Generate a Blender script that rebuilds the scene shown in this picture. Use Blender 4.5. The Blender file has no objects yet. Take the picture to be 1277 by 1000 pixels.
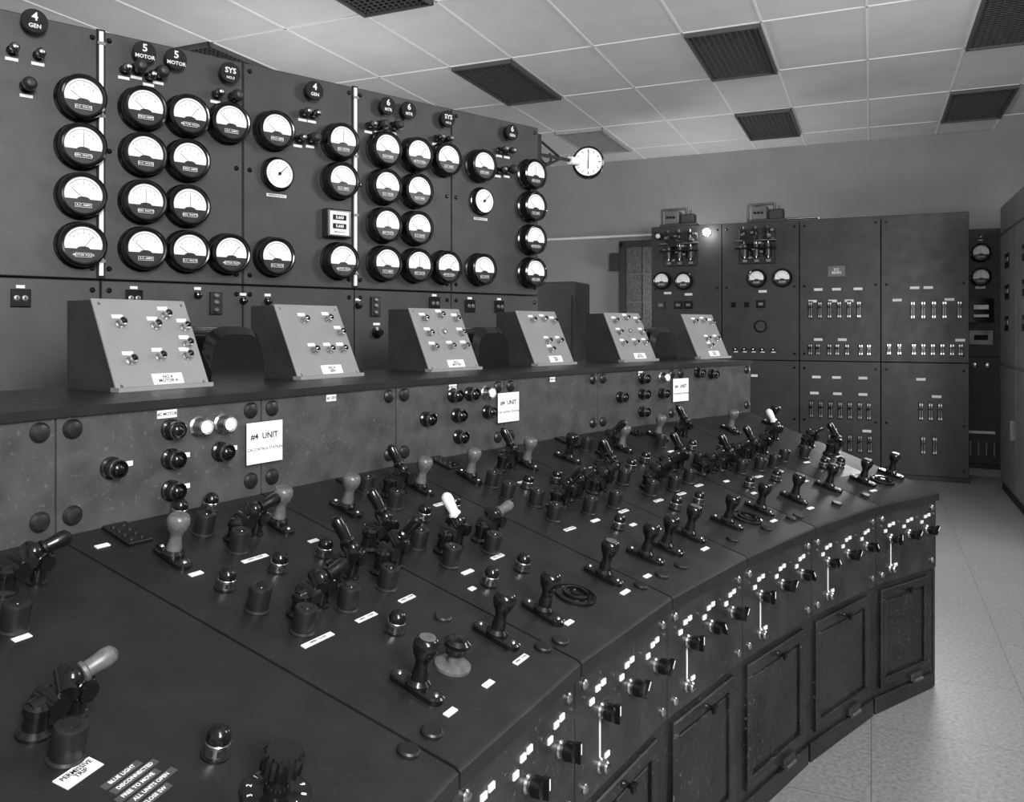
import bpy, math, random
from mathutils import Matrix, Vector
random.seed(4)
T=Matrix.Translation
def Rot(a,ax): return Matrix.Rotation(math.radians(a),4,ax)
P=[(-.479,.403),(-.31,.895),(-.098,1.370),(.142,1.813),(.429,2.249),(.748,2.648),(1.117,3.048),(1.524,3.426),(1.915,3.697)]
R=[(-1.554,.762),(-1.31,1.31),(-1.033,1.844),(-.722,2.335),(-.407,2.815),(-.041,3.258),(.381,3.746),(.824,4.173),(1.332,4.618)]
ZF=.89;ZR=1.155;ZT=1.443;NS=8
col=bpy.context.scene.collection
def frame(o,x,y):
    x=Vector(x).normalized();y=Vector(y);z=x.cross(y).normalized();y=z.cross(x)
    M=Matrix.Identity(4)
    for i in range(3):
        M[i][0]=x[i];M[i][1]=y[i];M[i][2]=z[i];M[i][3]=o[i]
    return M
PANEL=frame((-1.705,3.4,0),(.75,.661,0),(0,0,1))
BOARD=frame((1.69,9.95,0),(.916,-.402,0),(0,0,1))
BEN=[frame((*R[i],0),(R[i+1][0]-R[i][0],R[i+1][1]-R[i][1],0),(0,0,1)) for i in range(NS)]
FRO=[frame((*P[i],0),(P[i+1][0]-P[i][0],P[i+1][1]-P[i][1],0),(0,0,1)) for i in range(NS)]
def V2(a): return Vector((a[0],a[1]))
SW=[(V2(P[i+1])-V2(P[i])).length for i in range(NS)]
BW=[(V2(R[i+1])-V2(R[i])).length for i in range(NS)]
def desk(seg,u,v):
    a=Vector((*P[seg],ZF));b=Vector((*P[seg+1],ZF));c=Vector((*R[seg+1],ZR));d=Vector((*R[seg],ZR))
    return (a*(1-u)+b*u)*(1-v)+(d*(1-u)+c*u)*v
def DM(seg,u,v,off=0,rot=0):
    p=desk(seg,u,v);x=desk(seg,1,v)-desk(seg,0,v);w=desk(seg,u,1)-desk(seg,u,0)
    return frame(p,x,w)@T((0,0,off))@Rot(rot,'Z')
# room axes u,v
ca,sa=math.cos(math.radians(23.65)),math.sin(math.radians(23.65))
ROOM=Matrix(((ca,sa,0,0),(-sa,ca,0,0),(0,0,1,0),(0,0,0,1)))
# ---------------- materials
MATS={}
def mat(name,g,rough=.5,metal=0,var=.15,ns=12,bump=0,emit=0,spec=.5,bs=60,coat=0,speck=0):
    m=bpy.data.materials.new(name);m.use_nodes=True;nt=m.node_tree;b=nt.nodes['Principled BSDF']
    b.inputs['Roughness'].default_value=rough;b.inputs['Metallic'].default_value=metal
    b.inputs['Specular IOR Level'].default_value=spec;b.inputs['Coat Weight'].default_value=coat
    tc=nt.nodes.new('ShaderNodeTexCoord');n=nt.nodes.new('ShaderNodeTexNoise');n.inputs['Scale'].default_value=ns;n.inputs['Detail'].default_value=6
    nt.links.new(tc.outputs['Object'],n.inputs['Vector'])
    r=nt.nodes.new('ShaderNodeValToRGB');nt.links.new(n.outputs['Fac'],r.inputs[0])
    lo,hi=g*(1-var),min(1,g*(1+var))
    r.color_ramp.elements[0].position=.3;r.color_ramp.elements[1].position=.7
    r.color_ramp.elements[0].color=(lo,lo,lo,1);r.color_ramp.elements[1].color=(hi,hi,hi,1)
    out=r.outputs[0]
    if speck:
        n3=nt.nodes.new('ShaderNodeTexNoise');n3.inputs['Scale'].default_value=90;n3.inputs['Detail'].default_value=3
        nt.links.new(tc.outputs['Object'],n3.inputs['Vector'])
        r3=nt.nodes.new('ShaderNodeValToRGB');r3.color_ramp.elements[0].position=.62;r3.color_ramp.elements[1].position=.72
        r3.color_ramp.elements[0].color=(0,0,0,1);r3.color_ramp.elements[1].color=(speck,speck,speck,1)
        nt.links.new(n3.outputs['Fac'],r3.inputs[0])
        ad=nt.nodes.new('ShaderNodeMix');ad.data_type='RGBA';ad.blend_type='ADD';ad.inputs['Factor'].default_value=1
        nt.links.new(out,ad.inputs['A']);nt.links.new(r3.outputs[0],ad.inputs['B']);out=ad.outputs['Result']
    nt.links.new(out,b.inputs['Base Color'])
    n2=nt.nodes.new('ShaderNodeTexNoise');n2.inputs['Scale'].default_value=ns*2.3;n2.inputs['Detail'].default_value=8
    nt.links.new(tc.outputs['Object'],n2.inputs['Vector'])
    mr=nt.nodes.new('ShaderNodeMapRange');mr.inputs['To Min'].default_value=max(.02,rough*.8);mr.inputs['To Max'].default_value=min(1,rough*1.2)
    nt.links.new(n2.outputs['Fac'],mr.inputs['Value']);nt.links.new(mr.outputs[0],b.inputs['Roughness'])
    if bump:
        n4=nt.nodes.new('ShaderNodeTexNoise');n4.inputs['Scale'].default_value=bs;nt.links.new(tc.outputs['Object'],n4.inputs['Vector'])
        bp=nt.nodes.new('ShaderNodeBump');bp.inputs['Strength'].default_value=bump;bp.inputs['Distance'].default_value=.002
        nt.links.new(n4.outputs['Fac'],bp.inputs['Height']);nt.links.new(bp.outputs[0],b.inputs['Normal'])
    if emit:
        b.inputs['Emission Color'].default_value=(1,1,1,1);b.inputs['Emission Strength'].default_value=emit
    MATS[name]=m
    return m
mat('desk_black',.012,.40,var=.3,ns=9,bump=.05,speck=.008,spec=.4)
mat('desk_front',.020,.42,var=.5,ns=7,bump=.2,bs=40,speck=.05)
mat('desk_skirt',.010,.36,var=.7,ns=6,bump=.35,bs=30,speck=.07)
mat('bench_slate',.050,.5,var=.32,ns=14,bump=.15,speck=.05)
mat('panel_slate',.036,.48,var=.2,ns=6,bump=.1,bs=120,speck=.012)
mat('board_slate',.021,.5,var=.4,ns=4,bump=.1,speck=.015)
mat('gap_black',.004,.8)
mat('bakelite',.006,.17,var=.2,spec=.55)
mat('bakelite_matte',.011,.36,var=.3)
mat('wood_grey',.10,.32,var=.35,ns=60)
mat('ivory',.75,.3,var=.1)
mat('dial_white',.92,.6,var=.03)
mat('label_white',.78,.6,var=.1)
mat('nickel',.5,.28,1,var=.2)
mat('steel_dull',.18,.45,.8,var=.3)
mat('box_grey',.23,.5,var=.06,ns=10,speck=.03)
mat('box_side',.03,.5,var=.2)
mat('ceiling_tile',.66,.9,var=.05,ns=3)
mat('ceiling_grid',.85,.6,var=.03)
mat('louver',.08,.6,var=.1)
mat('louver_lit',.4,.6,var=.1)  # brighter copy of louver, grazing light painted into its colour
mat('wall_paint',.30,.8,var=.06,ns=2,bump=.1)
mat('cabinet_grey',.13,.5,var=.1,ns=4)
mat('jewel_bright',.9,.15,var=.05,emit=.5)
mat('lamp_glow',.9,.3,emit=40)
mat('screen',.10,.6,var=.7,ns=60)
mat('copper_dark',.05,.35,.6,var=.3)
m=bpy.data.materials.new('floor_tile');m.use_nodes=True;nt=m.node_tree;b=nt.nodes['Principled BSDF'];b.inputs['Roughness'].default_value=.45
tc=nt.nodes.new('ShaderNodeTexCoord');br=nt.nodes.new('ShaderNodeTexBrick');br.offset=0;br.inputs['Scale'].default_value=1
br.inputs['Brick Width'].default_value=.61;br.inputs['Row Height'].default_value=.61;br.inputs['Mortar Size'].default_value=.002
br.inputs['Color1'].default_value=(.24,.24,.24,1);br.inputs['Color2'].default_value=(.26,.26,.26,1);br.inputs['Mortar'].default_value=(.12,.12,.12,1)
nt.links.new(tc.outputs['Object'],br.inputs['Vector'])
n=nt.nodes.new('ShaderNodeTexNoise');n.inputs['Scale'].default_value=60;n.inputs['Detail'].default_value=8;nt.links.new(tc.outputs['Object'],n.inputs['Vector'])
mx=nt.nodes.new('ShaderNodeMix');mx.data_type='RGBA';mx.blend_type='MULTIPLY';mx.inputs['Factor'].default_value=.7
nt.links.new(br.outputs['Color'],mx.inputs['A']);rr=nt.nodes.new('ShaderNodeValToRGB');rr.color_ramp.elements[0].position=.35;rr.color_ramp.elements[1].position=.65;rr.color_ramp.elements[0].color=(.5,.5,.5,1)
nt.links.new(n.outputs['Fac'],rr.inputs[0]);nt.links.new(rr.outputs[0],mx.inputs['B']);nt.links.new(mx.outputs['Result'],b.inputs['Base Color']);MATS['floor_tile']=m
# ---------------- mesh builder
TX={}
def textmesh(s,size):
    k=(s,size)
    if k not in TX:
        c=bpy.data.curves.new('tmp','FONT');c.body=s;c.size=size;c.align_x='CENTER';c.align_y='CENTER';c.resolution_u=2;c.space_line=.85;c.offset=size*.025
        o=bpy.data.objects.new('tmp',c);col.objects.link(o);bpy.context.view_layer.update()
        me=o.evaluated_get(bpy.context.evaluated_depsgraph_get()).to_mesh()
        TX[k]=([v.co.copy() for v in me.vertices],[tuple(p.vertices) for p in me.polygons])
        bpy.data.objects.remove(o);bpy.data.curves.remove(c)
    return TX[k]
class MB:
    def __init__(s): s.v=[];s.f=[];s.m=[];s.mats=[]
    def mi(s,n):
        if n not in s.mats: s.mats.append(n)
        return s.mats.index(n)
    def add(s,vs,fs,m,M=None):
        k=len(s.v);i=s.mi(m)
        s.v+=[tuple((M@Vector(v)) if M else v) for v in vs]
        s.f+=[tuple(k+a for a in f) for f in fs];s.m+=[i]*len(fs)
    def hexa(s,b,t,m,M=None):
        s.add(list(b)+list(t),[(3,2,1,0),(4,5,6,7),(0,1,5,4),(1,2,6,5),(2,3,7,6),(3,0,4,7)],m,M)
    def box(s,x0,x1,y0,y1,z0,z1,m,M=None):
        s.hexa([(x0,y0,z0),(x1,y0,z0),(x1,y1,z0),(x0,y1,z0)],[(x0,y0,z1),(x1,y0,z1),(x1,y1,z1),(x0,y1,z1)],m,M)
    def cbox(s,cx,cy,w,h,z0,z1,m,M=None): s.box(cx-w/2,cx+w/2,cy-h/2,cy+h/2,z0,z1,m,M)
    def bev(s,x0,x1,y0,y1,z0,z1,c,m,M=None):
        s.box(x0,x1,y0,y1,z0,z1-c,m,M)
        s.hexa([(x0,y0,z1-c),(x1,y0,z1-c),(x1,y1,z1-c),(x0,y1,z1-c)],[(x0+c,y0+c,z1),(x1-c,y0+c,z1),(x1-c,y1-c,z1),(x0+c,y1-c,z1)],m,M)
    def lathe(s,pr,m,M=None,n=20,cap=True):
        vs=[];fs=[]
        for r,z in pr:
            for j in range(n):
                a=2*math.pi*j/n;vs.append((r*math.cos(a),r*math.sin(a),z))
        for i in range(len(pr)-1):
            for j in range(n):
                k=(j+1)%n;fs.append((i*n+j,i*n+k,(i+1)*n+k,(i+1)*n+j))
        if cap:
            fs.append(tuple(range(n-1,-1,-1)));fs.append(tuple((len(pr)-1)*n+j for j in range(n)))
        s.add(vs,fs,m,M)
    def rod(s,a,b,r,m,M=None,n=12,r2=None):
        a=Vector(a);b=Vector(b);d=b-a;q=d.to_track_quat('Z','Y').to_matrix().to_4x4()
        MM=T(a)@q
        if M: MM=M@MM
        s.lathe([(r,0),(r if r2 is None else r2,d.length)],m,MM,n)
    def ball(s,c,r,m,M=None,n=14,sz=1):
        MM=T(c)
        if M: MM=M@MM
        s.lathe([(max(.0005,r*math.cos(math.radians(a))),sz*r*math.sin(math.radians(a))) for a in range(-90,91,18)],m,MM,n)
    def disc(s,r,z,m,M=None,n=28): s.add([(r*math.cos(2*math.pi*j/n),r*math.sin(2*math.pi*j/n),z) for j in range(n)],[tuple(range(n))],m,M)
    def text(s,t,size,m,M):
        v,f=textmesh(t,size);s.add(v,f,m,M)
    def mesh(s,name):
        me=bpy.data.meshes.new(name);me.from_pydata(s.v,[],s.f)
        for x in s.mats: me.materials.append(MATS[x])
        me.polygons.foreach_set('material_index',s.m);me.polygons.foreach_set('use_smooth',[True]*len(s.f))
        me.update();me.set_sharp_from_angle(angle=math.radians(32));return me
    def obj(s,name,M=None):
        return inst(name,s.mesh(name),M or Matrix.Identity(4))
def inst(name,me,M,parent=None):
    o=bpy.data.objects.new(name,me);col.objects.link(o)
    if parent: o.parent=parent
    o.matrix_world=M
    if parent: o.matrix_local=M
    return o
# ---------------- room
def room_box(name,u0,u1,v0,v1,z0,z1,m):
    b=MB();b.box(u0,u1,v0,v1,z0,z1,m);return b.obj(name,ROOM)
ZC=4.03
room_box('floor',-6.5,3.2,-3,11.6,-.1,0,'floor_tile')
room_box('ceiling',-6.5,3.2,-3,11.6,ZC,ZC+.1,'ceiling_tile')
room_box('wall_back',-6.5,3.2,11.4,11.55,0,ZC,'wall_paint')
room_box('wall_left',-6.5,-6.35,-3,11.4,0,ZC,'wall_paint')
room_box('wall_right',3.05,3.2,-3,11.4,0,ZC,'wall_paint')
g=MB()
us=[]
for k in range(-3,3):
    b0=-.79+2.14*k;us+=[b0-.62,b0,b0+.76]
for u in us:
    if -6.3<u<3: g.box(u-.009,u+.009,-3,11.4,ZC-.006,ZC,'ceiling_grid')
for v in [1.3,2.65,3.97,5.3,6.68,8.0,9.4,10.7]: g.box(-6.3,3,v-.009,v+.009,ZC-.006,ZC,'ceiling_grid')
g.obj('trim_ceiling_grid',ROOM)
def louvm(mt,bk):
    b=MB();w,l=.6,1.3
    b.box(-w/2,w/2,-l/2,l/2,-.004,-.001,bk)
    for x in (-w/2,w/2-.02): b.box(x,x+.02,-l/2,l/2,-.04,-.004,mt)
    for y in (-l/2,l/2-.02): b.box(-w/2,w/2,y,y+.02,-.04,-.004,mt)
    n=12
    for i in range(1,n): x=-w/2+w*i/n;b.box(x-.005,x+.005,-l/2,l/2,-.022,-.01,mt)
    n=26
    for i in range(1,n): y=-l/2+l*i/n;b.box(-w/2,w/2,y-.005,y+.005,-.022,-.01,mt)
    return b.mesh('ceiling_light_fixture')
louv=[louvm('louver','gap_black'),louvm('louver_lit','cabinet_grey')]  # second mesh has the grazing light in its slat and backing colours
for k in range(-2,2):
    for vc in (-1.4,1.3,4.63,7.34,10.05):
        if k==-2 : vc+=1.3
        if vc>11: continue
        inst('ceiling_light_fixture',louv[1 if (k==-1 and vc>9) else 0],ROOM@T((-1.1+2.14*k,vc,ZC)))
# ---------------- desk
d=MB()
def lerp(a,b,t): return tuple(a[i]+(b[i]-a[i])*t for i in range(len(a)))
def bis(L,i):
    a=Vector((0,0))
    if i>0: q=V2(L[i])-V2(L[i-1]);a+=q.normalized()
    if i<len(L)-1: q=V2(L[i+1])-V2(L[i]);a+=q.normalized()
    a.normalize();return Vector((a.y,-a.x))
NP=[bis(P,i) for i in range(9)];NR=[bis(R,i) for i in range(9)]
def pf(i,o): q=V2(P[i])+NP[i]*o;return (q.x,q.y)
def rf(i,o): q=V2(R[i])+NR[i]*o;return (q.x,q.y)
for i in range(NS):
    a,b2=pf(i,.012),pf(i+1,.012);c,e=R[i+1],R[i];t=.0025/SW[i]
    A=lerp(a,b2,t);B=lerp(a,b2,1-t);C=lerp(e,c,1-t);E=lerp(e,c,t)
    sl=(ZR-ZF)/1.04;zf=ZF-.012*sl
    d.hexa([(*A,zf-.036),(*B,zf-.036),(*C,ZR-.03),(*E,ZR-.03)],[(*A,zf-.006),(*B,zf-.006),(*C,ZR-.004),(*E,ZR-.004)],'desk_black')
    A2=lerp(pf(i,.004),pf(i+1,.004),t*1.6);B2=lerp(pf(i,.004),pf(i+1,.004),1-t*1.6)
    d.hexa([(*A,zf-.006),(*B,zf-.006),(*C,ZR-.004),(*E,ZR-.004)],[(*A2,zf+.001),(*B2,zf+.001),(*C,ZR),(*E,ZR)],'desk_black')
    a,b2=pf(i,-.03),pf(i+1,-.03)
    d.hexa([(*a,.52),(*b2,.52),(*c,.52),(*e,.52)],[(*a,zf-.012),(*b2,zf-.012),(*c,ZR-.008),(*e,ZR-.008)],'gap_black')
    a,b2=pf(i,-.004),pf(i+1,-.004);A=lerp(a,b2,t);B=lerp(a,b2,1-t);a,b2=pf(i,-.03),pf(i+1,-.03)
    d.hexa([(*A,.548),(*B,.548),(*b2,.548),(*a,.548)],[(*A,zf-.036),(*B,zf-.036),(*b2,zf-.036),(*a,zf-.036)],'desk_front')
    a,b2=pf(i,-.022),pf(i+1,-.022);bk0,bk1=rf(i,-.6),rf(i+1,-.6)
    d.hexa([(*a,0),(*b2,0),(*bk1,0),(*bk0,0)],[(*a,.54),(*b2,.54),(*bk1,.54),(*bk0,.54)],'desk_skirt')
    M=FRO[i]@T((0,0,-.022));W=SW[i]
    d.bev(.01,W-.01,.0,.07,0,.012,.004,'desk_skirt',M)
    for x0,x1,y0,y1 in ((.05,W-.05,.10,.14),(.05,W-.05,.475,.515),(.05,.085,.14,.475),(W-.085,W-.05,.14,.475)):
        d.bev(x0,x1,y0,y1,0,.014,.004,'desk_skirt',M)
    d.bev(.1,W-.1,.155,.46,0,.006,.003,'desk_skirt',M)
    d.lathe([(.012,0),(.007,.008),(.007,.018),(.015,.024),(.015,.032),(.008,.037)],'bakelite',M@T((W/2,.49,.013)),14)
    d.bev(W/2+.02,W/2+.11,.085,.115,.012,.03,.006,'copper_dark',M)
    d.rod((W/2+.03,.085,.03),(W/2+.10,.085,.03),.007,'steel_dull',M)
    a,b2=rf(i,.012),rf(i+1,.012);t=.0025/BW[i];A=lerp(a,b2,t);B=lerp(a,b2,1-t)
    d.hexa([(*A,ZR-.003),(*B,ZR-.003),(*R[i+1],ZR-.003),(*R[i],ZR-.003)],[(*A,ZT-.022),(*B,ZT-.022),(*R[i+1],ZT-.022),(*R[i],ZT-.022)],'bench_slate')
    k0,k1=rf(i,-.6),rf(i+1,-.6)
    d.hexa([(*R[i],.5),(*R[i+1],.5),(*k1,.5),(*k0,.5)],[(*R[i],ZT-.022),(*R[i+1],ZT-.022),(*k1,ZT-.022),(*k0,ZT-.022)],'gap_black')
    A,B=rf(i,.024),rf(i+1,.024);k0,k1=rf(i,-.62),rf(i+1,-.62)
    d.hexa([(*A,ZT-.022),(*B,ZT-.022),(*k1,ZT-.022),(*k0,ZT-.022)],[(*A,ZT),(*B,ZT),(*k1,ZT),(*k0,ZT)],'desk_black')
    for x in (.038,BW[i]-.038):
        for z in (1.195,1.392):
            d.lathe([(.023,.012),(.023,.016),(.017,.023),(.006,.026)],'bakelite_matte',BEN[i]@T((x,z,0)),16)
    W=SW[i]
    for x in (.04,W-.04):
        for z in (.585,.82):
            d.lathe([(.012,-.004),(.012,.002),(.008,.006),(.003,.008)],'nickel',FRO[i]@T((x,z,0)),12)
    d.box(.23*W-.003,.23*W+.003,.60,.73,-.004,-.0025,'label_white',FRO[i])
    for uu in (.23,.53,.83):
        for dx,dz in ((-.042,.036),(-.012,.056),(.016,.060)):
            d.cbox(uu*W+dx,.73+dz,.020,.013,-.004,.0,'label_white',FRO[i])
    d.cbox(.23*W+.035,.612,.022,.012,-.004,0,'label_white',FRO[i])
    for uu in (.08,.36,.66,.95):
        d.lathe([(.004,-.004),(.004,.0),(.002,.001)],'nickel',FRO[i]@T((uu*W,.79,0)),8)
a=pf(8,-.02);k=rf(8,-.6);x=(V2(P[8])-V2(P[7])).normalized()*.02
def sh(p): return (p[0]+x.x,p[1]+x.y)
r=R[8]
d.hexa([(*a,0),(*sh(a),0),(*sh(r),0),(*r,0)],[(*a,ZF-.03),(*sh(a),ZF-.03),(*sh(r),ZR-.03),(*r,ZR-.03)],'desk_skirt')
d.hexa([(*r,0),(*sh(r),0),(*sh(k),0),(*k,0)],[(*r,ZT-.022),(*sh(r),ZT-.022),(*sh(k),ZT-.022),(*k,ZT-.022)],'desk_skirt')
LAB=[(2,23,38,8),(2,51,38,6),(2,50,70,7),(2,78,38,5),(2,24,8,3),(2,51,8,3),(2,78,8,5),(3,25,9,3),(3,80,8,4),(4,23,39,5),(4,83,39,5),(3,52,39,5),(4,56,71,3),(2,22,71,3),(2,9,91,3),(1,52,69,3),(3,12,32,2),(4,96,65,3),(4,69,31,3),(4,82,9,4),(5,81,41,5),(6,12,39,3),(6,12,27,3),(5,76,9,4),(6,84,26,3),(4,80,25,2),(3,78,70,5),(5,24,39,5),(5,52,39,5),(6,50,37,5),(6,80,37,5),(7,30,40,4),(7,60,40,4),(6,30,9,4),(7,28,9,4),(5,30,70,4),(6,24,70,4),(3,24,70,5),(4,50,39,4),(4,10,9,3),(7,55,70,3),(7,80,40,4),(6,84,60,3),(2,84,70,3),(3,24,38,4)]
for s,u,v,w in LAB:
    d.cbox(0,0,w*.0105,.013,0,.0025,'label_white',DM(s,u/100,v/100))
    if w>4: d.text('OPEN - CLOSE',.007,'bakelite_matte',DM(s,u/100,v/100,.003))
for s,u,v in [(2,9,7),(1,95,7),(2,78,28),(2,95,7),(3,7,6),(4,19,7),(4,42,7),(5,15,8),(5,57,7),(3,95,7),(5,95,7),(6,5,7),(6,62,7),(7,8,7)]:
    d.lathe([(.02,0),(.02,.005),(.017,.008)],'bakelite_matte',DM(s,u/100,v/100),20)
for s,u,v in [(3,52,15),(5,60,15),(7,65,15)]:
    M=DM(s,u/100,v/100)
    d.lathe([(.055,0),(.055,.006),(.047,.009),(.046,.005),(.036,.005),(.035,.012),(.027,.013),(.026,.006),(.012,.006),(.011,.01)],'bakelite',M,36)
for s,u,v in [(2,22,93),(3,53,92),(4,32,94),(5,54,93),(6,30,94)]:
    M=DM(s,u/100,v/100)
    d.bev(-.03,.03,-.055,.055,0,.010,.002,'bakelite',M)
    for a in (-.036,-.012,.012,.036):
        for xx in (-.013,.013): d.lathe([(.007,.010),(.006,.013)],'bakelite_matte',M@T((xx,a,0)),10)
M=DM(1,.245,.365,0,8)
d.bev(-.032,.032,-.014,.014,0,.003,.001,'label_white',M);d.text('PERMISSIVE\nTRIP',.011,'bakelite_matte',M@T((0,0,.0035)))
for j,(t,w) in enumerate((('BLUE LIGHT',.07),('DISCONNECTED',.085),('FREE TO MOVE',.08),('ALL UNITS OPEN',.095),('CLOSE SW',.06))):
    M=DM(1,.31,.325-.015*j,0,8)
    d.cbox(.01*(j%2),0,w,.012,0,.0015,'steel_dull',M);d.text(t,.009,'label_white',M@T((.01*(j%2),0,.002)))
for s,x,z,w in [(2,28,141,5.5),(3,27,141,4),(4,28,141,4),(5,31,142,3.5),(6,32,142,3.5),(7,18,142,3),(1,28,141,4)]:
    z=1.405
    d.cbox(x/100,z,w/100,.020,.012,.0145,'label_white',BEN[s]);d.text('#2 MOTOR' if s!=3 else '#2 GEN',.011,'bakelite_matte',BEN[s]@T((x/100,z,.015)))
BLAMP=[(2,29,136.5,0),(2,37,136.5,1),(2,44.5,136.5,1),(2,44,129,0),(2,29,129,0),(2,13,129,0),(2,29,121,0),(4,28,137.5,0),(4,37,137.5,0),(4,46,137.5,1),(4,14,130,0),(4,30,130,0),(4,47,130,0),(4,31,122,0),(6,33,138,0),(6,49,138,1),(6,16,130,0),(6,33,130.5,0),(6,49,130,0),(6,33,122,0),(7,18,139,0),(7,30,138,0)]
for s,x,z,k in BLAMP:
    if s!=2 or z<136 : d.cbox(x/100+.044,z/100+.004,.024,.012,.012,.0145,'label_white',BEN[s])
DESK=d.obj('control_desk')
sg=MB();sg.cbox(0,0,.125,.115,0,.002,'dial_white');sg.text('#4  UNIT',.024,'bakelite_matte',T((-.002,.018,.0025)));sg.text('C.B.CONTROL STATION',.0112,'bakelite_matte',T((0,-.018,.0025)))
sm=sg.mesh('unit_sign')
for s,x,z in ((3,-.0,1.30),(5,.01,1.31),(7,.02,1.31)): inst('unit_sign',sm,BEN[s]@T((x,z,.0265)))
def blamp(br):
    b=MB();b.lathe([(.027,0),(.027,.006),(.022,.01),(.022,.038),(.019,.042),(.017,.036)],'bakelite' if not br else 'nickel',None,22)
    if br: b.lathe([(.017,.034),(.014,.041),(.008,.046),(.002,.048)],'jewel_bright',None,18)
    else: b.lathe([(.016,.034),(.012,.039),(.006,.042),(.001,.043)],'bakelite',None,18);b.lathe([(.0225,.03),(.0235,.033),(.0225,.036)],'nickel',None,22)
    return b.mesh('panel_indicator_lamp')
bl=[blamp(0),blamp(1)]
for s,x,z,k in BLAMP: inst('panel_indicator_lamp',bl[k],BEN[s]@T((x/100,z/100,.012)),DESK)
# ---------------- desk devices
def knob(mn,cap):
    b=MB();pts=[];W=.020
    for j in range(13): a=math.pi*j/12;pts.append((W*math.cos(a),.042+W*math.sin(a)))
    for j in range(13): a=math.pi+math.pi*j/12;pts.append((W*math.cos(a),-.042+W*math.sin(a)))
    n=len(pts)
    b.add([(x,y,0) for x,y in pts]+[(x,y,.010) for x,y in pts]+[(x*.85,y*.93,.013) for x,y in pts],[(i,(i+1)%n,n+(i+1)%n,n+i) for i in range(n)]+[(n+i,n+(i+1)%n,2*n+(i+1)%n,2*n+i) for i in range(n)]+[tuple(2*n+i for i in range(n))],'bakelite')
    for y in (-.046,.046): b.lathe([(.006,.013),(.004,.016)],'nickel',T((0,y,0)),10)
    b.lathe([(.025,.010),(.025,.018),(.018,.025)],'bakelite',None,24)
    b.lathe([(.0175,.022),(.0165,.034),(.0135,.048),(.0130,.056),(.0165,.066),(.0225,.076),(.0255,.088),(.0250,.098),(.021,.106),(.017,.1085),(.0165,.108)],mn,None,26)
    b.disc(.0166,.1087,cap,None,20)
    return b.mesh('bulb_handle_switch')
kg=knob('wood_grey','wood_grey');kd=knob('bakelite','wood_grey');kb=knob('bakelite','bakelite')
KG=[(2,23,79),(2,81,81),(3,24,80),(3,84,81),(4,28,81),(4,86,82),(5,25,80),(5,85,80),(6,42,85),(7,30,81),(7,90,81)]
KD=[(2,26,16),(2,84,16),(3,21,15),(3,85,16),(4,32,16),(4,56,16),(4,90,17),(5,36,16),(5,85,17),(6,34,17),(6,90,18),(7,40,17),(7,90,18)]
for s,u,v in KG: inst('bulb_handle_switch',kg if (s,u) not in ((5,25),(7,90)) else kb,DM(s,u/100,v/100,0,random.uniform(-8,8)))
for i,(s,u,v) in enumerate(KD): inst('bulb_handle_switch',kd if i%3==0 else kb,DM(s,u/100,v/100,0,random.uniform(-8,8)))
def cap():
    b=MB();b.lathe([(.027,0),(.027,.004),(.023,.007),(.0245,.048),(.0225,.054),(.019,.056)],'bakelite_matte',None,24);b.lathe([(.013,.056),(.012,.058)],'bakelite',None,18);return b.mesh('control_push_knob')
cm=cap()
C=[(1,53,72),(1,26,40),(2,48,86),(2,49,75),(2,21,53),(2,23,42),(2,50,43),(2,78,44),(3,23,54),(3,50,54),(3,22,43),(3,54,42),(4,33,56),(4,25,46),(4,57,44),(4,83,43),(5,26,55),(4,25,64),(4,31,73),(5,28,44),(5,53,43),(5,78,45),(6,19,55),(6,42,43),(6,65,42),(7,10,45),(6,86,42),(7,40,45),(3,51,87),(3,50,75),(5,50,73),(5,55,85),(6,24,76)]
for s,u,v in C: inst('control_push_knob',cm,DM(s,u/100,v/100))
def lamp():
    b=MB();b.lathe([(.023,0),(.023,.004),(.019,.006)],'bakelite',None,24)
    b.lathe([(.0195,.006),(.0195,.024),(.018,.026)],'nickel',None,24)
    for j in range(10):
        b.box(-.003,.003,.0185,.0203,.009,.019,'gap_black',Rot(36*j,'Z'))
    b.lathe([(.0190,.026),(.0185,.034),(.0145,.043),(.008,.048),(.001,.050)],'bakelite',None,22);return b.mesh('domed_indicator_lamp')
lm=lamp()
L=[(1,53,27),(2,23,63),(2,50,63),(2,77,63),(2,52,31),(2,66,96),(3,21,64),(3,23,31),(3,51,31),(4,54,32),(5,23,32),(5,48,31),(4,52,67),(5,27,67),(5,55,63),(6,47,69),(6,58,32),(7,36,34),(7,55,32),(7,22,60),(6,20,32),(6,75,64),(5,80,66),(3,52,65),(3,78,65),(4,80,66),(2,50,96)]
for s,u,v in L: inst('domed_indicator_lamp',lm,DM(s,u/100,v/100))
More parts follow.
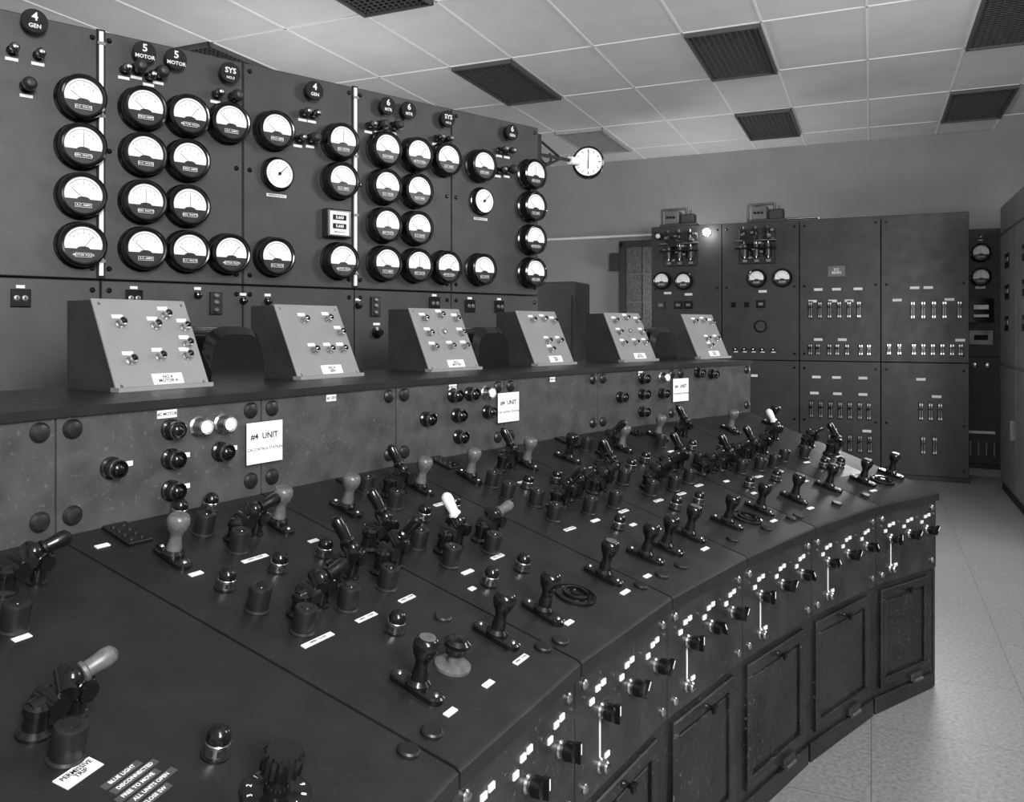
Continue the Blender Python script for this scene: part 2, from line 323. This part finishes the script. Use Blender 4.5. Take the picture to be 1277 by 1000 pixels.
def pistol(grip,mode):
    b=MB();m='bakelite';h=.8 if mode==1 else .9
    def q3(x,y,z): return (x,y,z*h)
    b.lathe([(.026,0),(.026,.006),(.018,.012),(.0165,.042*h),(.021,.046*h),(.021,.060*h),(.014,.066*h)],m,None,20)
    b.lathe([(.02,0),(.02,.005),(.014,.008),(.0135,.05*h)],m,T((.066,0,0)),16)
    b.rod(q3(-.014,0,.054),q3(.088,0,.062),.013,m);b.ball(q3(.066,0,.062),.022,m);b.rod(q3(.066,-.026,.062),q3(.066,.026,.062),.016,m)
    b.rod(q3(.02,-.024,.056),q3(.02,.024,.056),.018,m);b.rod(q3(.02,0,.058),q3(.05,.0,.086),.014,m)
    b.rod(q3(.028,-.024,.076),q3(.052,.022,.088),.0155,m);b.ball(q3(.05,0,.088),.018,m)
    a=Vector(q3(.048,0,.084))
    dr=Vector([(-.25,.6,.8),(.92,-.15,.38),(.15,-.5,.85)][mode])
    dr.normalize()
    q=T(a)@dr.to_track_quat('Z','Y').to_matrix().to_4x4()
    k=.85 if mode==1 else 1
    b.lathe([(.010,0),(.0105,.018*k),(.017,.021*k),(.017,.027*k),(.0135,.031*k),(.0145,.05*k),(.0165,.066*k),(.0145,.079*k),(.008,.086*k),(.002,.088*k)],grip,q,18)
    return b.mesh('breaker_control_handle')
pm=[pistol('bakelite',0),pistol('bakelite',1),pistol('ivory',0),pistol('wood_grey',1),pistol('bakelite',2)]
PI=[(1,64,84,1),(1,27,47,3),(2,55,80,1),(2,31,47,1),(2,60,52,0),(3,0,60,0),(3,31,49,2),(3,60,48,3),(3,59,82,0),(4,42,52,4),(4,62,54,1),(4,60,82,0),(5,16,61,0),(5,37,49,1),(5,60,53,1),(5,62,80,4),(6,5,48,1),(6,28,48,0),(6,51,52,1),(6,74,52,0),(7,0,55,4),(6,60,82,0),(7,45,66,2),(7,66,54,1),(7,75,44,0),(2,87,50,4),(5,88,56,0),(4,90,54,1)]
for s,u,v,k in PI: inst('breaker_control_handle',pm[k],DM(s,u/100,v/100))
b=MB();b.lathe([(.038,0),(.038,.006),(.030,.010),(.015,.012),(.012,.035)],'wood_grey',None,28)
b.lathe([(.02,.03),(.022,.04),(.028,.048),(.028,.055),(.02,.062),(.003,.064)],'bakelite',None,10);b.obj('rotary_selector_knob',DM(2,.50,.16))
b=MB();b.lathe([(.052,0),(.052,.006),(.047,.009)],'bakelite',None,36)
for j in range(12): b.text(str(j+1),.011,'label_white',Rot(30*j,'Z')@T((0,.040,.0095)))
b.lathe([(.02,.009),(.018,.03),(.017,.04)],'bakelite',None,20)
vs=[]
for j in range(36):
    rr_=.031 if j%2 else .028;a=math.pi*j/18;vs.append((rr_*math.cos(a),rr_*math.sin(a)))
b.add([(x*.8,y*.8,.036) for x,y in vs]+[(x,y,.041) for x,y in vs]+[(x,y,.068) for x,y in vs]+[(x*.88,y*.88,.074) for x,y in vs],[(q*36+j,q*36+(j+1)%36,(q+1)*36+(j+1)%36,(q+1)*36+j) for q in range(3) for j in range(36)]+[tuple(108+j for j in range(36))],'bakelite')
b.obj('rotary_selector_dial',DM(1,.52,.155))
b=MB();b.lathe([(.019,0),(.019,.006),(.015,.01),(.015,.018)],'nickel',None,18);b.lathe([(.016,.016),(.021,.02),(.020,.04),(.014,.044)],'bakelite',None,18);b.box(-.005,.005,-.019,.024,.04,.054,'bakelite');b.box(-.002,.002,.0,.022,.054,.0545,'label_white');fk=b.mesh('pointer_knob')
b=MB();b.lathe([(.019,0),(.019,.004),(.015,.008),(.015,.02),(.011,.024),(.0105,.018)],'nickel',None,20);b.lathe([(.0105,.016),(.006,.022),(.001,.023)],'bakelite',None,14);fl=b.mesh('jack_socket')
for i in range(NS):
    for uu in (.23,.53,.83): inst('pointer_knob',fk,FRO[i]@T((uu*SW[i],.73,-.004))@Rot(random.choice((0,-40,35)),'Z'),DESK)
    inst('jack_socket',fl,FRO[i]@T((.23*SW[i],.602,-.004)),DESK)
# ---------------- control boxes
def cbox_(lay,txt,ring):
    b=MB();W=.30;D=.25;h=.26;tp=.125
    b.hexa([(0,0,0),(W,0,0),(W,0,-D),(0,0,-D)],[(0,h,-tp),(W,h,-tp),(W,h,-D),(0,h,-D)],'box_side')
    L=math.hypot(h,tp);FM=frame((0,0,0),(1,0,0),(0,h,-tp))
    b.bev(-.003,W+.003,.0,L+.003,0,.007,.002,'box_grey',FM)
    b.box(-.006,W+.006,0,.012,-.02,.02,'box_grey')
    for u,v in lay:
        M=FM@T((u*W,v*L,.007))
        b.lathe([(.013,0),(.013,.004),(.008,.006),(.008,.016),(.012,.018),(.012,.026),(.004,.029)],'nickel',M,14)
        b.lathe([(.010,.029),(.004,.034)],'bakelite',M,12)
        b.cbox(0,.025,.034,.012,0,.0015,'label_white',M)
    b.cbox(.55*W,.10*L,.1,.034,.007,.009,'label_white',FM);b.text(txt,.014,'bakelite_matte',FM@T((.55*W,.10*L,.0095)))
    for u,v in ((.05,.05),(.95,.05),(.05,.95),(.95,.95)): b.lathe([(.005,.007),(.003,.009)],'steel_dull',FM@T((u*W,v*L,0)),8)
    if ring:
        b.lathe([(.036,.007),(.036,.009),(.033,.009)],'box_grey',FM@T((.52*W,.62*L,0)),24);b.lathe([(.012,.009),(.010,.02),(.003,.022)],'nickel',FM@T((.52*W,.62*L,0)),16)
    return b
lay1=[(.2,.72),(.57,.7),(.72,.82),(.90,.68),(.87,.48),(.2,.31),(.52,.34),(.83,.34)]
lay2=[(.35,.78),(.75,.80),(.88,.6),(.35,.36),(.6,.36),(.82,.36)]
lay3=[(.2,.82),(.55,.88),(.85,.82),(.2,.58),(.86,.58),(.2,.35),(.55,.36),(.84,.36)]
lay4=[(.3,.82),(.6,.84),(.85,.80),(.5,.42),(.8,.42),(.5,.26)]
BX=[(2,.34,lay1,'NO.4\nMOTOR A'),(3,.42,lay2,'NO.4\nGEN'),(4,.47,lay3,'NO.5\nMOTOR'),(5,.58,lay4,'NO.5\nGEN'),(6,.57,lay3,'NO.6\nMOTOR'),(7,.62,lay4,'NO.6\nGEN')]
for s,x,l,t in BX: cbox_(l,t,l is lay3).obj('sloped_control_box',BEN[s]@T((x,ZT,-.3)))
b=MB();n=28;r=.122;hh=.185;Ln=.24
def se(t):
    c,s_=math.cos(t),math.sin(t);return (r*math.copysign(abs(c)**.55,c),hh*abs(s_)**.55)
pts=[se(math.pi-math.pi*j/n) for j in range(n+1)]
k=len(pts)
def arch(s0,s1,z0,z1,m): b.add([(x*s0,y*s0,z0) for x,y in pts]+[(x*s1,y*s1,z1) for x,y in pts],[(i,(i+1)%k,k+(i+1)%k,k+i) for i in range(k)]+[tuple(range(k-1,-1,-1)),tuple(range(k,2*k))],m)
arch(1,1,-Ln,-.02,'bakelite');arch(1,.86,-.02,.008,'bakelite')
dm=b.mesh('arched_instrument_cover')
for s,x in ((2,.775),(4,.90),(6,1.0)):
    inst('arched_instrument_cover',dm,BEN[s]@T((x+.0,ZT,-.33)))
# ---------------- main panelboard
b=MB();S=[-1.23,-.61,0,.61,1.20,1.82,2.49]
for i in range(6):
    x0,x1=S[i]+.002,S[i+1]-.002
    b.bev(x0,x1,1.826,2.855,-.05,0,.004,'panel_slate',PANEL);b.bev(x0,x1,.02,1.82,-.05,0,.004,'panel_slate',PANEL)
    for x in (x0+.03,x1-.03):
        for z in (1.78,1.87,2.82,2.36,1.3): b.lathe([(.011,0),(.011,.004),(.005,.009)],'bakelite',PANEL@T((x,z,0)),12)
b.box(-1.23,2.47,0,2.83,-.09,-.05,'gap_black',PANEL)
b.box(2.44,2.49,0,2.86,-.12,-.05,'panel_slate',PANEL)
for x in (.0,1.2):
    b.box(x-.017,x+.017,1.83,2.86,0,.003,'gap_black',PANEL)
    b.box(x-.008,x+.008,1.84,2.85,.003,.012,'dial_white',PANEL)
    for z in (1.9,2.2,2.5,2.8): b.cbox(x,z,.03,.012,.012,.016,'steel_dull',PANEL)
for x in (.61,1.82): b.box(x-.005,x+.005,1.83,2.85,-.01,.001,'gap_black',PANEL)
for x,z,k in [(-29,175,0),(13,176,0),(48,175,1),(61,176,2),(73,176,2),(132,175,1),(170,177,0),(195,176,0),(217,176,0),(122,175,2),(40,178,2),(-52,175,1)]:
    M=PANEL@T((x/100,z/100-.01,0))
    if k==0:
        b.bev(-.035,.035,-.035,.035,0,.012,.003,'bakelite',M)
        for xx in (-.014,.014):
            b.lathe([(.011,.012),(.011,.015),(.008,.016)],'steel_dull',M@T((xx,0,0)),14);b.cbox(xx,0,.004,.012,.016,.0165,'gap_black',M)
        b.cbox(0,.045,.03,.012,0,.002,'label_white',M)
    elif k==1:
        b.bev(-.028,.028,-.055,.045,0,.015,.003,'bakelite_matte',M)
        for y in (-.035,0,.03): b.lathe([(.012,.015),(.012,.022),(.006,.026)],'steel_dull',M@T((0,y,0)),12)
    else:
        b.lathe([(.018,0),(.018,.01),(.012,.02),(.012,.03),(.004,.033)],'bakelite',M,16);b.cbox(0,.03,.03,.012,0,.002,'label_white',M)
M=PANEL@T((1.33,1.6,0));b.lathe([(.03,0),(.03,.008),(.012,.012),(.012,.03),(.018,.034),(.016,.045)],'bakelite',M,20);b.cbox(0,.045,.04,.012,0,.002,'label_white',M)
PB=b.obj('instrument_panelboard')
def meter(a,txt):
    b=MB()
    b.lathe([(.097,0),(.097,.008),(.089,.014),(.087,.05),(.091,.055),(.089,.068),(.081,.074),(.0755,.072),(.074,.062)],'bakelite',None,40)
    b.disc(.0738,.0625,'bakelite_matte',None,40)
    r=.070;y0=-.018;a0=math.asin(y0/r);n=26;v=[]
    for j in range(n+1):
        t=a0+(math.pi-2*a0)*j/n;v.append((r*math.cos(t),r*math.sin(t),.0635))
    for j in range(9):
        t=math.pi*(1-j/8);v.append((.024*math.cos(t),y0+.010*math.sin(t),.0635))
    b.add(v,[tuple(range(len(v)))],'dial_white')
    for j in range(21):
        t=150-6*j;r0=.053 if j%5==0 else .057
        M=Rot(t-90,'Z');b.box(-.0006,.0006,r0,.062,.0637,.0640,'gap_black',M)
    v=[];
    for j in range(21):
        t=math.radians(150-6*j);v+=[(.0617*math.cos(t),.0617*math.sin(t),.0641),(.0630*math.cos(t),.0630*math.sin(t),.0641)]
    b.add(v,[(2*j,2*j+1,2*j+3,2*j+2) for j in range(20)],'gap_black')
    for j in range(5):
        t=math.radians(142-26*j);b.text(str(j*2),.009,'gap_black',T((.046*math.cos(t),.046*math.sin(t),.0641)))
    b.box(-.0009,.0009,.0,.058,.0644,.0652,'gap_black',T((0,-.016,0))@Rot(a,'Z'))
    b.cbox(0,-.043,.062,.017,.0628,.0636,'label_white');b.cbox(0,-.043,.0590,.0140,.0636,.0640,'bakelite_matte');b.text(txt,.0115,'label_white',T((0,-.043,.0643)))
    return b.mesh('analog_panel_meter')
mm=[meter(55,'D.C. VOLTS'),meter(0,'GEN. WATTS'),meter(48,'A.C. AMPS'),meter(-35,'MOTOR VOLTS'),meter(50,'FIELD AMPS')]
zz=[2.555,2.36,2.16,1.96];G=[]
for x,mask in [(-.08,15),(.16,15),(.345,11),(.345,4),(.53,9),(.75,9),(1.10,11),(1.36,15),(1.56,15),(1.755,9),(2.01,9),(2.41,15),(-.7,15),(-.5,15)]:
    for k in range(4):
        if mask>>k&1: G.append((x,zz[k]))
for kk,(x,z) in enumerate(G): inst('analog_panel_meter',mm[kk%5],PANEL@T((x,z,0)))
def wd():
    b=MB();b.lathe([(.082,0),(.082,.012),(.076,.016),(.074,.036),(.068,.042),(.066,.034)],'bakelite',None,36);b.disc(.066,.0355,'dial_white',None,36)
    for j in range(25):
        M=Rot(135-11.25*j,'Z');b.box(-.0008,.0008,.048,.058,.0362,.0366,'gap_black',M)
    b.box(-.0015,.0015,-.015,.052,.037,.038,'gap_black',Rot(-45,'Z'));b.lathe([(.008,.0362),(.008,.04),(.002,.041)],'gap_black',None,14)
    b.cbox(0,-.1,.1,.014,0,.002,'label_white');b.text('TEMPERATURE NO.1',.010,'gap_black',T((0,-.1,.0025)));return b.mesh('temperature_gauge')
wm=wd()
for x in (.775,2.03): inst('temperature_gauge',wm,PANEL@T((x,2.355,0)))
b=MB();b.bev(-.07,.07,-.07,.07,0,.05,.006,'bakelite')
b.cbox(0,0,.105,.115,.05,.051,'dial_white')
for y in (.028,-.015): b.cbox(0,y,.075,.026,.051,.053,'gap_black');b.text('5.660',.02,'dial_white',T((0,y,.0535)))
b.text('MEGAWATTS',.010,'gap_black',T((0,-.045,.052)));b.obj('digital_counter_meter',PANEL@T((1.085,2.145,0)))
def npl(t):
    b=MB();b.lathe([(.03,0),(.026,.02),(.026,.035),(.046,.037),(.048,.046),(.046,.052)],'bakelite',None,28);b.disc(.0455,.0521,'gap_black')
    if '\n' in t:
        p,q=t.split('\n');b.text(p,.044,'label_white',T((0,.016,.0525)));b.text(q,.022,'label_white',T((0,-.020,.0525)))
    else: b.text(t,.034,'label_white',T((0,.008,.0525)));b.text('NO.3',.016,'label_white',T((0,-.024,.0525)))
    return b.mesh('unit_nameplate_disc')
for x,z,t in [(-25,282,'4\nGEN'),(16,279,'5\nMOTOR'),(29,279,'5\nMOTOR'),(53,278,'SYS'),(95,278,'4\nGEN'),(137,278,'6\nMTR'),(150,278,'6\nMTR'),(176,278,'SYS'),(223,278,'6\nGEN')]:
    inst('unit_nameplate_disc',npl(t),PANEL@T((x/100,z/100,0)),PB)
b=MB();b.lathe([(.02,0),(.02,.006),(.015,.01),(.014,.05),(.019,.053),(.018,.062)],'bakelite',None,18);b.lathe([(.016,.062),(.015,.072),(.009,.08),(.001,.083)],'nickel',None,16);b.cbox(.0,-.032,.045,.012,0,.002,'label_white');tm=b.mesh('signal_lamp')
b=MB();b.lathe([(.026,0),(.026,.008),(.02,.012),(.019,.05),(.028,.054),(.027,.066)],'bakelite',None,18);b.lathe([(.024,.066),(.022,.078),(.014,.088),(.001,.092)],'box_side',None,16);b.cbox(.0,-.036,.045,.012,0,.002,'label_white');tb=b.mesh('signal_lamp')
for x,z,k in [(-32,270,0),(-23,270,0),(-27,257,1),(9,271,0),(14,272.5,1),(19,270,0),(23,272,1),(48,268,0),(56,268,1),(91,267,0),(96,267,0),(95,255,1),(88.5,254,0),(128,267,0),(134,268,1),(143,269,1),(171,267,0),(177,267,0),(217,267,0),(223,267,0),(216,255,0),(223,256,1)]:
    inst('signal_lamp',tb if k else tm,PANEL@T((x/100,z/100,0)),PB)
b=MB();CM=frame((0.495,5.34,2.70),(1,-.06,0),(0,0,1))
b.lathe([(.088,-.04),(.102,-.035),(.104,.02),(.102,.035),(.092,.04),(.088,.032)],'bakelite',CM,36)
b.disc(.09,.0345,'dial_white',CM,36)
for j in range(12): b.box(-.0025 if j%3==0 else -.0015,.0025 if j%3==0 else .0015,.064,.08,.035,.036,'gap_black',CM@Rot(30*j,'Z'))
b.box(-.002,.002,-.015,.068,.037,.038,'gap_black',CM@Rot(-3,'Z'));b.box(-.003,.003,-.012,.045,.036,.037,'gap_black',CM@Rot(178,'Z'))
px=2.485
b.rod((px+.01,2.70,.0-.02),(2.86,2.70,-.02),.011,'bakelite_matte',PANEL);b.cbox(px+.015,2.7,.03,.24,-.04,0,'bakelite_matte',PANEL)
prev=None
for j in range(15):
    t=j/14;a=t*4.6;rr_=.075*(1-t*.7);q=(px+.10+rr_*math.cos(a+2.4),2.70+rr_*math.sin(a+2.4),-.02)
    if prev: b.rod(prev,q,.008,'bakelite_matte',PANEL,8)
    prev=q
b.rod((px+.01,2.80,-.02),(px+.2,2.71,-.02),.008,'bakelite_matte',PANEL);b.rod((px+.01,2.60,-.02),(px+.2,2.69,-.02),.008,'bakelite_matte',PANEL)
b.rod((2.78,2.70,-.02),(2.86,2.70,-.02),.026,'dial_white',PANEL)
b.obj('bracket_clock')
# ---------------- back switchboard
b=MB();S=[0,.84,1.70,2.54,3.385]
for i in range(4):
    x0,x1=S[i]+.003,S[i+1]-.003
    b.bev(x0,x1,1.262,2.85,-.05,0,.004,'board_slate',BOARD);b.bev(x0,x1,.05,1.256,-.05,0,.004,'board_slate',BOARD)
    for x in (x0+.05,x1-.05):
        for z in (.12,.6,1.18,1.34,2.1,2.78): b.lathe([(.014,0),(.014,.005),(.006,.01)],'bakelite',BOARD@T((x,z,0)),10)
b.box(0.02,3.36,0,2.82,-.12,-.05,'gap_black',BOARD);b.box(3.33,3.385,0,2.85,-.6,-.05,'board_slate',BOARD)
b.box(0,3.385,0,.05,-.1,.01,'bakelite_matte',BOARD)
b.box(0,.05,0,2.85,-.6,-.05,'board_slate',BOARD)
b.bev(2.0,2.18,2.2,2.32,0,.006,.002,'cabinet_grey',BOARD);b.text('DC\nMAIN',.04,'label_white',BOARD@T((2.09,2.26,.007)))
for x in (12,33,45,128): 
    b.bev(x/100-.05,x/100+.05,1.86,1.95,0,.02,.004,'bakelite',BOARD);b.cbox(x/100,1.905,.05,.03,.02,.021,'steel_dull',BOARD)
M=BOARD@T((1.28,1.65,0));b.lathe([(.07,0),(.07,.03),(.06,.035),(.055,.03)],'bakelite',M,24);b.disc(.055,.031,'box_side',M)
b.bev(.95,1.0,1.87,1.93,0,.02,.004,'bakelite',BOARD);b.bev(1.1,1.15,1.87,1.93,0,.02,.004,'bakelite',BOARD)
for x,z in [(190,206),(209,206),(231,206),(287,206),(300,206),(184,193),(205,193),(222,193),(188,108),(209,108),(236,108),(293,108),(186,90),(210,90),(236,90),(308,90),(20,205),(130,205),(45,203),(270,193),(320,193),(190,150),(215,150),(330,150),(205,50),(240,50),(60,108),(120,108)]:
    b.cbox(x/100,z/100,.09,.028,0,.003,'label_white',BOARD)
RB=b.obj('rear_switchboard')
def knife(h):
    b=MB();b.bev(-.022,.022,-h/2,h/2,0,.012,.003,'bakelite_matte')
    for x in (-.011,.011):
        b.cbox(x,0,.006,h*.75,.012,.05,'steel_dull');b.cbox(x,h*.36,.012,.02,.012,.06,'nickel');b.cbox(x,-h*.36,.012,.02,.012,.06,'nickel')
    b.cbox(0,h*.15,.03,.014,.045,.056,'bakelite');b.rod((0,h*.15,.05),(0,h*.15,.10),.013,'bakelite');return b.mesh('knife_switch')
kn=knife(.20);ks=knife(.12)
for z,xs,k in [(1.83,[1.82,1.92,2.02,2.12,2.22,2.32],kn),(1.82,[2.85,2.95,3.05,3.15,3.29],kn),(1.39,[1.82,1.90,2.02,2.10,2.20,2.34,2.42],ks),(1.40,[2.62,2.72,2.86,2.95,3.04,3.13,3.22,3.30],ks),(.72,[1.83,1.93,2.03,2.13,2.23,2.33,2.42],kn),(.74,[2.93,3.02,3.11],kn),(.36,[2.03,2.13,2.23,2.33,2.43],kn),(.38,[2.95,3.06],kn)]:
    for x in xs: inst('knife_switch',k,BOARD@T((x,z,0)),RB)
for x in (1.0,1.1,1.2,1.3,1.42,.2): inst('signal_lamp',tm,BOARD@T((x,1.385,0)),RB)
for x,z in [(.14,2.2),(.40,2.19),(1.24,2.2),(1.52,2.2)]: inst('analog_panel_meter',mm[int(x*10)%5],BOARD@T((x,z,0))@Matrix.Scale(1.12,4))
def relay(sd):
    rnd=random.Random(sd);b=MB();b.bev(-.2,.2,-.2,.2,0,.03,.004,'bakelite_matte')
    for x in (-.13,0,.13):
        b.rod((x,-.12,.08),(x,.02,.08),.045,'copper_dark');b.rod((x,-.14,.08),(x,.05,.08),.014,'nickel')
        b.cbox(x,.10,.06,.05,.03,.12,'bakelite');b.cbox(x,.17,.05,.03,.03,.16,'bakelite');b.rod((x,.1,.1),(x,.22,.14),.012,'steel_dull')
        b.cbox(x,-.17,.05,.03,.03,.07,'steel_dull')
    b.rod((-.23,.06,.11),(.23,.06,.11),.012,'steel_dull');b.rod((-.23,-.03,.14),(.23,-.03,.14),.010,'bakelite')
    b.cbox(-.06,.06,.1,.09,.11,.2,'bakelite')
    for j in range(14):
        x=rnd.uniform(-.18,.18);y=rnd.uniform(-.19,.19);b.cbox(x,y,.035,.025,.03,.09+.07*rnd.random(),'steel_dull' if j%3 else 'nickel')
    return b.mesh('contactor_relay')
rm=relay(2)
for x in (.36,1.24): inst('contactor_relay',rm,BOARD@T((x,2.57,0)))
b=MB();b.box(-.22,.22,0,.03,-.3,0.03,'box_side')
b.bev(-.17,.0,.03,.19,-.2,.0,.01,'cabinet_grey');b.bev(.02,.18,.03,.15,-.18,-.01,.01,'box_side')
b.rod((-.12,.19,-.1),(-.12,.23,-.1),.024,'cabinet_grey');b.rod((.08,.13,-.08),(.08,.23,-.08),.016,'steel_dull');b.rod((.08,.22,-.08),(-.22,.22,-.08),.016,'cabinet_grey');b.rod((-.22,.22,-.08),(-.22,.03,-.08),.016,'cabinet_grey')
b.rod((.13,.13,-.08),(.13,.2,-.08),.014,'steel_dull')
for x in (-.13,-.09,-.05): b.rod((x,.11,0),(x,.11,.03),.014,'bakelite')
tr=b.mesh('relay_transformer')
for x in (.32,1.34): inst('relay_transformer',tr,BOARD@T((x,2.85,-.05)))
b=MB();b.rod((-.1,.01,-.0),(.3,.01,0),.014,'nickel');b.rod((.3,.01,0),(.3,-.02,-.0),.014,'nickel');b.obj('cable_conduit',BOARD@T((1.6,2.865,-.06)))
b=MB();b.lathe([(.04,0),(.04,.01),(.02,.02),(.02,.05)],'bakelite',None,18);b.ball((0,0,.085),.045,'lamp_glow');b.obj('bulb_lamp',BOARD@T((.68,2.75,0)))
b=MB();b.lathe([(.04,0),(.04,.01),(.02,.02),(.02,.05)],'bakelite',None,18);b.ball((0,0,.08),.03,'dial_white');b.obj('bulb_lamp',BOARD@T((.10,2.73,0)))
M=ROOM@T((.80,10.9,0))@Rot(90,'X');cx=.36
b=MB();b.bev(-.0,.75,1.3,2.78,-.1,0,.004,'board_slate',M);b.bev(0,.75,.05,1.29,-.1,0,.004,'board_slate',M)
b.box(0,.75,0,.05,-.1,.01,'bakelite_matte',M);b.cbox(cx,1.83,.24,.28,0,.08,'bakelite',M);b.cbox(cx,1.87,.15,.05,.08,.081,'dial_white',M);b.cbox(cx,1.77,.15,.03,.08,.081,'dial_white',M)
b.cbox(cx,1.52,.24,.16,0,.06,'steel_dull',M);b.cbox(cx,1.52,.14,.06,.06,.061,'gap_black',M)
for x in (cx-.05,cx+.08): b.lathe([(.03,0),(.03,.02),(.01,.026)],'nickel',M@T((x,1.2,0)),14)
for x in (.26,.34,.42,.50): b.rod((x,.15,.02),(x,.32,.02),.012,'nickel',M)
b.cbox(cx,.42,.3,.03,0,.003,'label_white',M);b.cbox(cx,2.1,.1,.03,0,.003,'label_white',M)
SB=b.obj('side_switch_panel')
for z in (2.5,2.22): inst('analog_panel_meter',mm[1],M@T((cx,z,0))@Matrix.Scale(1.15,4))
inst('signal_lamp',tm,M@T((cx,2.68,0)),SB)
b=MB();b.box(1.215,2.1,6.6,9.59,0,.08,'gap_black')
b.box(1.215,2.1,6.6,9.59,.08,2.86,'cabinet_grey')
for v0,v1 in ((8.6,9.57),(7.6,8.58),(6.62,7.58)):
    b.box(1.195,1.215,v0,v1,.12,1.25,'cabinet_grey');b.box(1.195,1.215,v0,v1,1.28,2.55,'cabinet_grey');b.box(1.195,1.215,v0,v1,2.58,2.84,'cabinet_grey')
    for z in (2.2,1.9,1.6): b.box(1.185,1.195,(v0+v1)/2-.12,(v0+v1)/2+.12,z,z+.14,'bakelite');b.box(1.18,1.185,(v0+v1)/2-.08,(v0+v1)/2+.08,z+.06,z+.10,'steel_dull')
    b.box(1.16,1.195,v0+.08,v0+.11,.6,.78,'steel_dull')
b.obj('tall_metal_cabinet',ROOM)
b=MB();b.bev(-.25,.25,-.2,.2,0,2.02,.01,'board_slate');b.box(-.22,.22,-.215,-.2,.1,1.9,'board_slate');b.rod((.15,-.215,1.0),(.15,-.24,1.0),.012,'nickel');b.obj('storage_cabinet',T((.38,7.2,0))@Rot(-23.6,'Z'))
b=MB();b.box(-.3,.3,-.2,.2,0,1.45,'cabinet_grey');b.box(-.32,.32,-.22,.22,1.45,1.48,'steel_dull')
for z in (.1,.55,1.0): b.box(-.28,.28,-.215,-.2,z,z+.42,'cabinet_grey');b.box(-.06,.06,-.235,-.215,z+.3,z+.33,'steel_dull')
b.obj('low_filing_cabinet',T((.95,8.3,0))@Rot(-23.6,'Z'))
M=ROOM@T((-3.2,11.4,0))@Rot(90,'X')
b=MB()
for x0,x1,y0,y1 in ((-.09,.0,1.2,2.85),(.75,.84,1.2,2.85),(-.09,.84,1.11,1.2),(-.09,.84,2.78,2.87)): b.box(x0,x1,y0,y1,0,.08,'bakelite_matte',M)
b.box(0,.75,1.2,2.8,0,.02,'screen',M)
for y in (1.6,2.0,2.4): b.box(0,.75,y-.01,y+.01,.02,.03,'cabinet_grey',M)
for x in (.25,.5): b.box(x-.008,x+.008,1.2,2.8,.02,.03,'cabinet_grey',M)
b.box(-.22,-.09,2.45,2.7,0,.12,'bakelite_matte',M)
b.obj('window_1')
room_box('trim_1',-6.3,-.9,11.37,11.4,2.93,2.96,'ceiling_grid')
# ---------------- lights
def area(name,loc,tgt,size,e,sy=None):
    l=bpy.data.lights.new(name,'AREA');l.energy=e;l.size=size
    if sy: l.shape='RECTANGLE';l.size_y=sy
    o=bpy.data.objects.new(name,l);o.location=loc;o.rotation_euler=(Vector(tgt)-Vector(loc)).to_track_quat('-Z','Y').to_euler();col.objects.link(o)
def pt(name,loc,e,r=.1):
    l=bpy.data.lights.new(name,'POINT');l.energy=e;l.shadow_soft_size=r;o=bpy.data.objects.new(name,l);o.location=loc;col.objects.link(o)
area('key_window_light',(2.0,-2.2,3.0),(-.8,4,1.8),1.4,380)
area('spark_light',(.9,-.9,3.7),(.2,3,1.0),.35,60)  # added small overhead light, puts sharp highlights on the glossy devices
area('side_window_light',(3.9,3.0,3.2),(0,4,1.6),1.2,60)
pt('panel_back_fill',(-1.6,6.5,2.2),80,.2)  # added fill behind the panelboard for a ceiling gradient, no fixture modelled
pt('board_back_glow',(2.5,10.9,2.0),60,.2)  # added point light hidden behind the rear board for a glow
pt('board_bulb_light',tuple((BOARD@T((.68,2.75,.16))).translation),4,.04)
pt('ceiling_bounce_fill',(2.9,5.9,1.5),75,.4)  # added to stand in for floor bounce and brighten the ceiling
w=bpy.data.worlds.new('world');bpy.context.scene.world=w;w.use_nodes=True
w.node_tree.nodes['Background'].inputs[0].default_value=(1,1,1,1);w.node_tree.nodes['Background'].inputs[1].default_value=.45
sc=bpy.context.scene
sc.view_settings.view_transform='Standard'
cam=bpy.data.cameras.new('camera');co=bpy.data.objects.new('camera',cam);col.objects.link(co)
co.location=(0,0,1.62);co.rotation_euler=(math.pi/2,0,0);cam.lens=36*1023/1277;cam.shift_y=-90/1277;cam.clip_start=.02
sc.camera=co
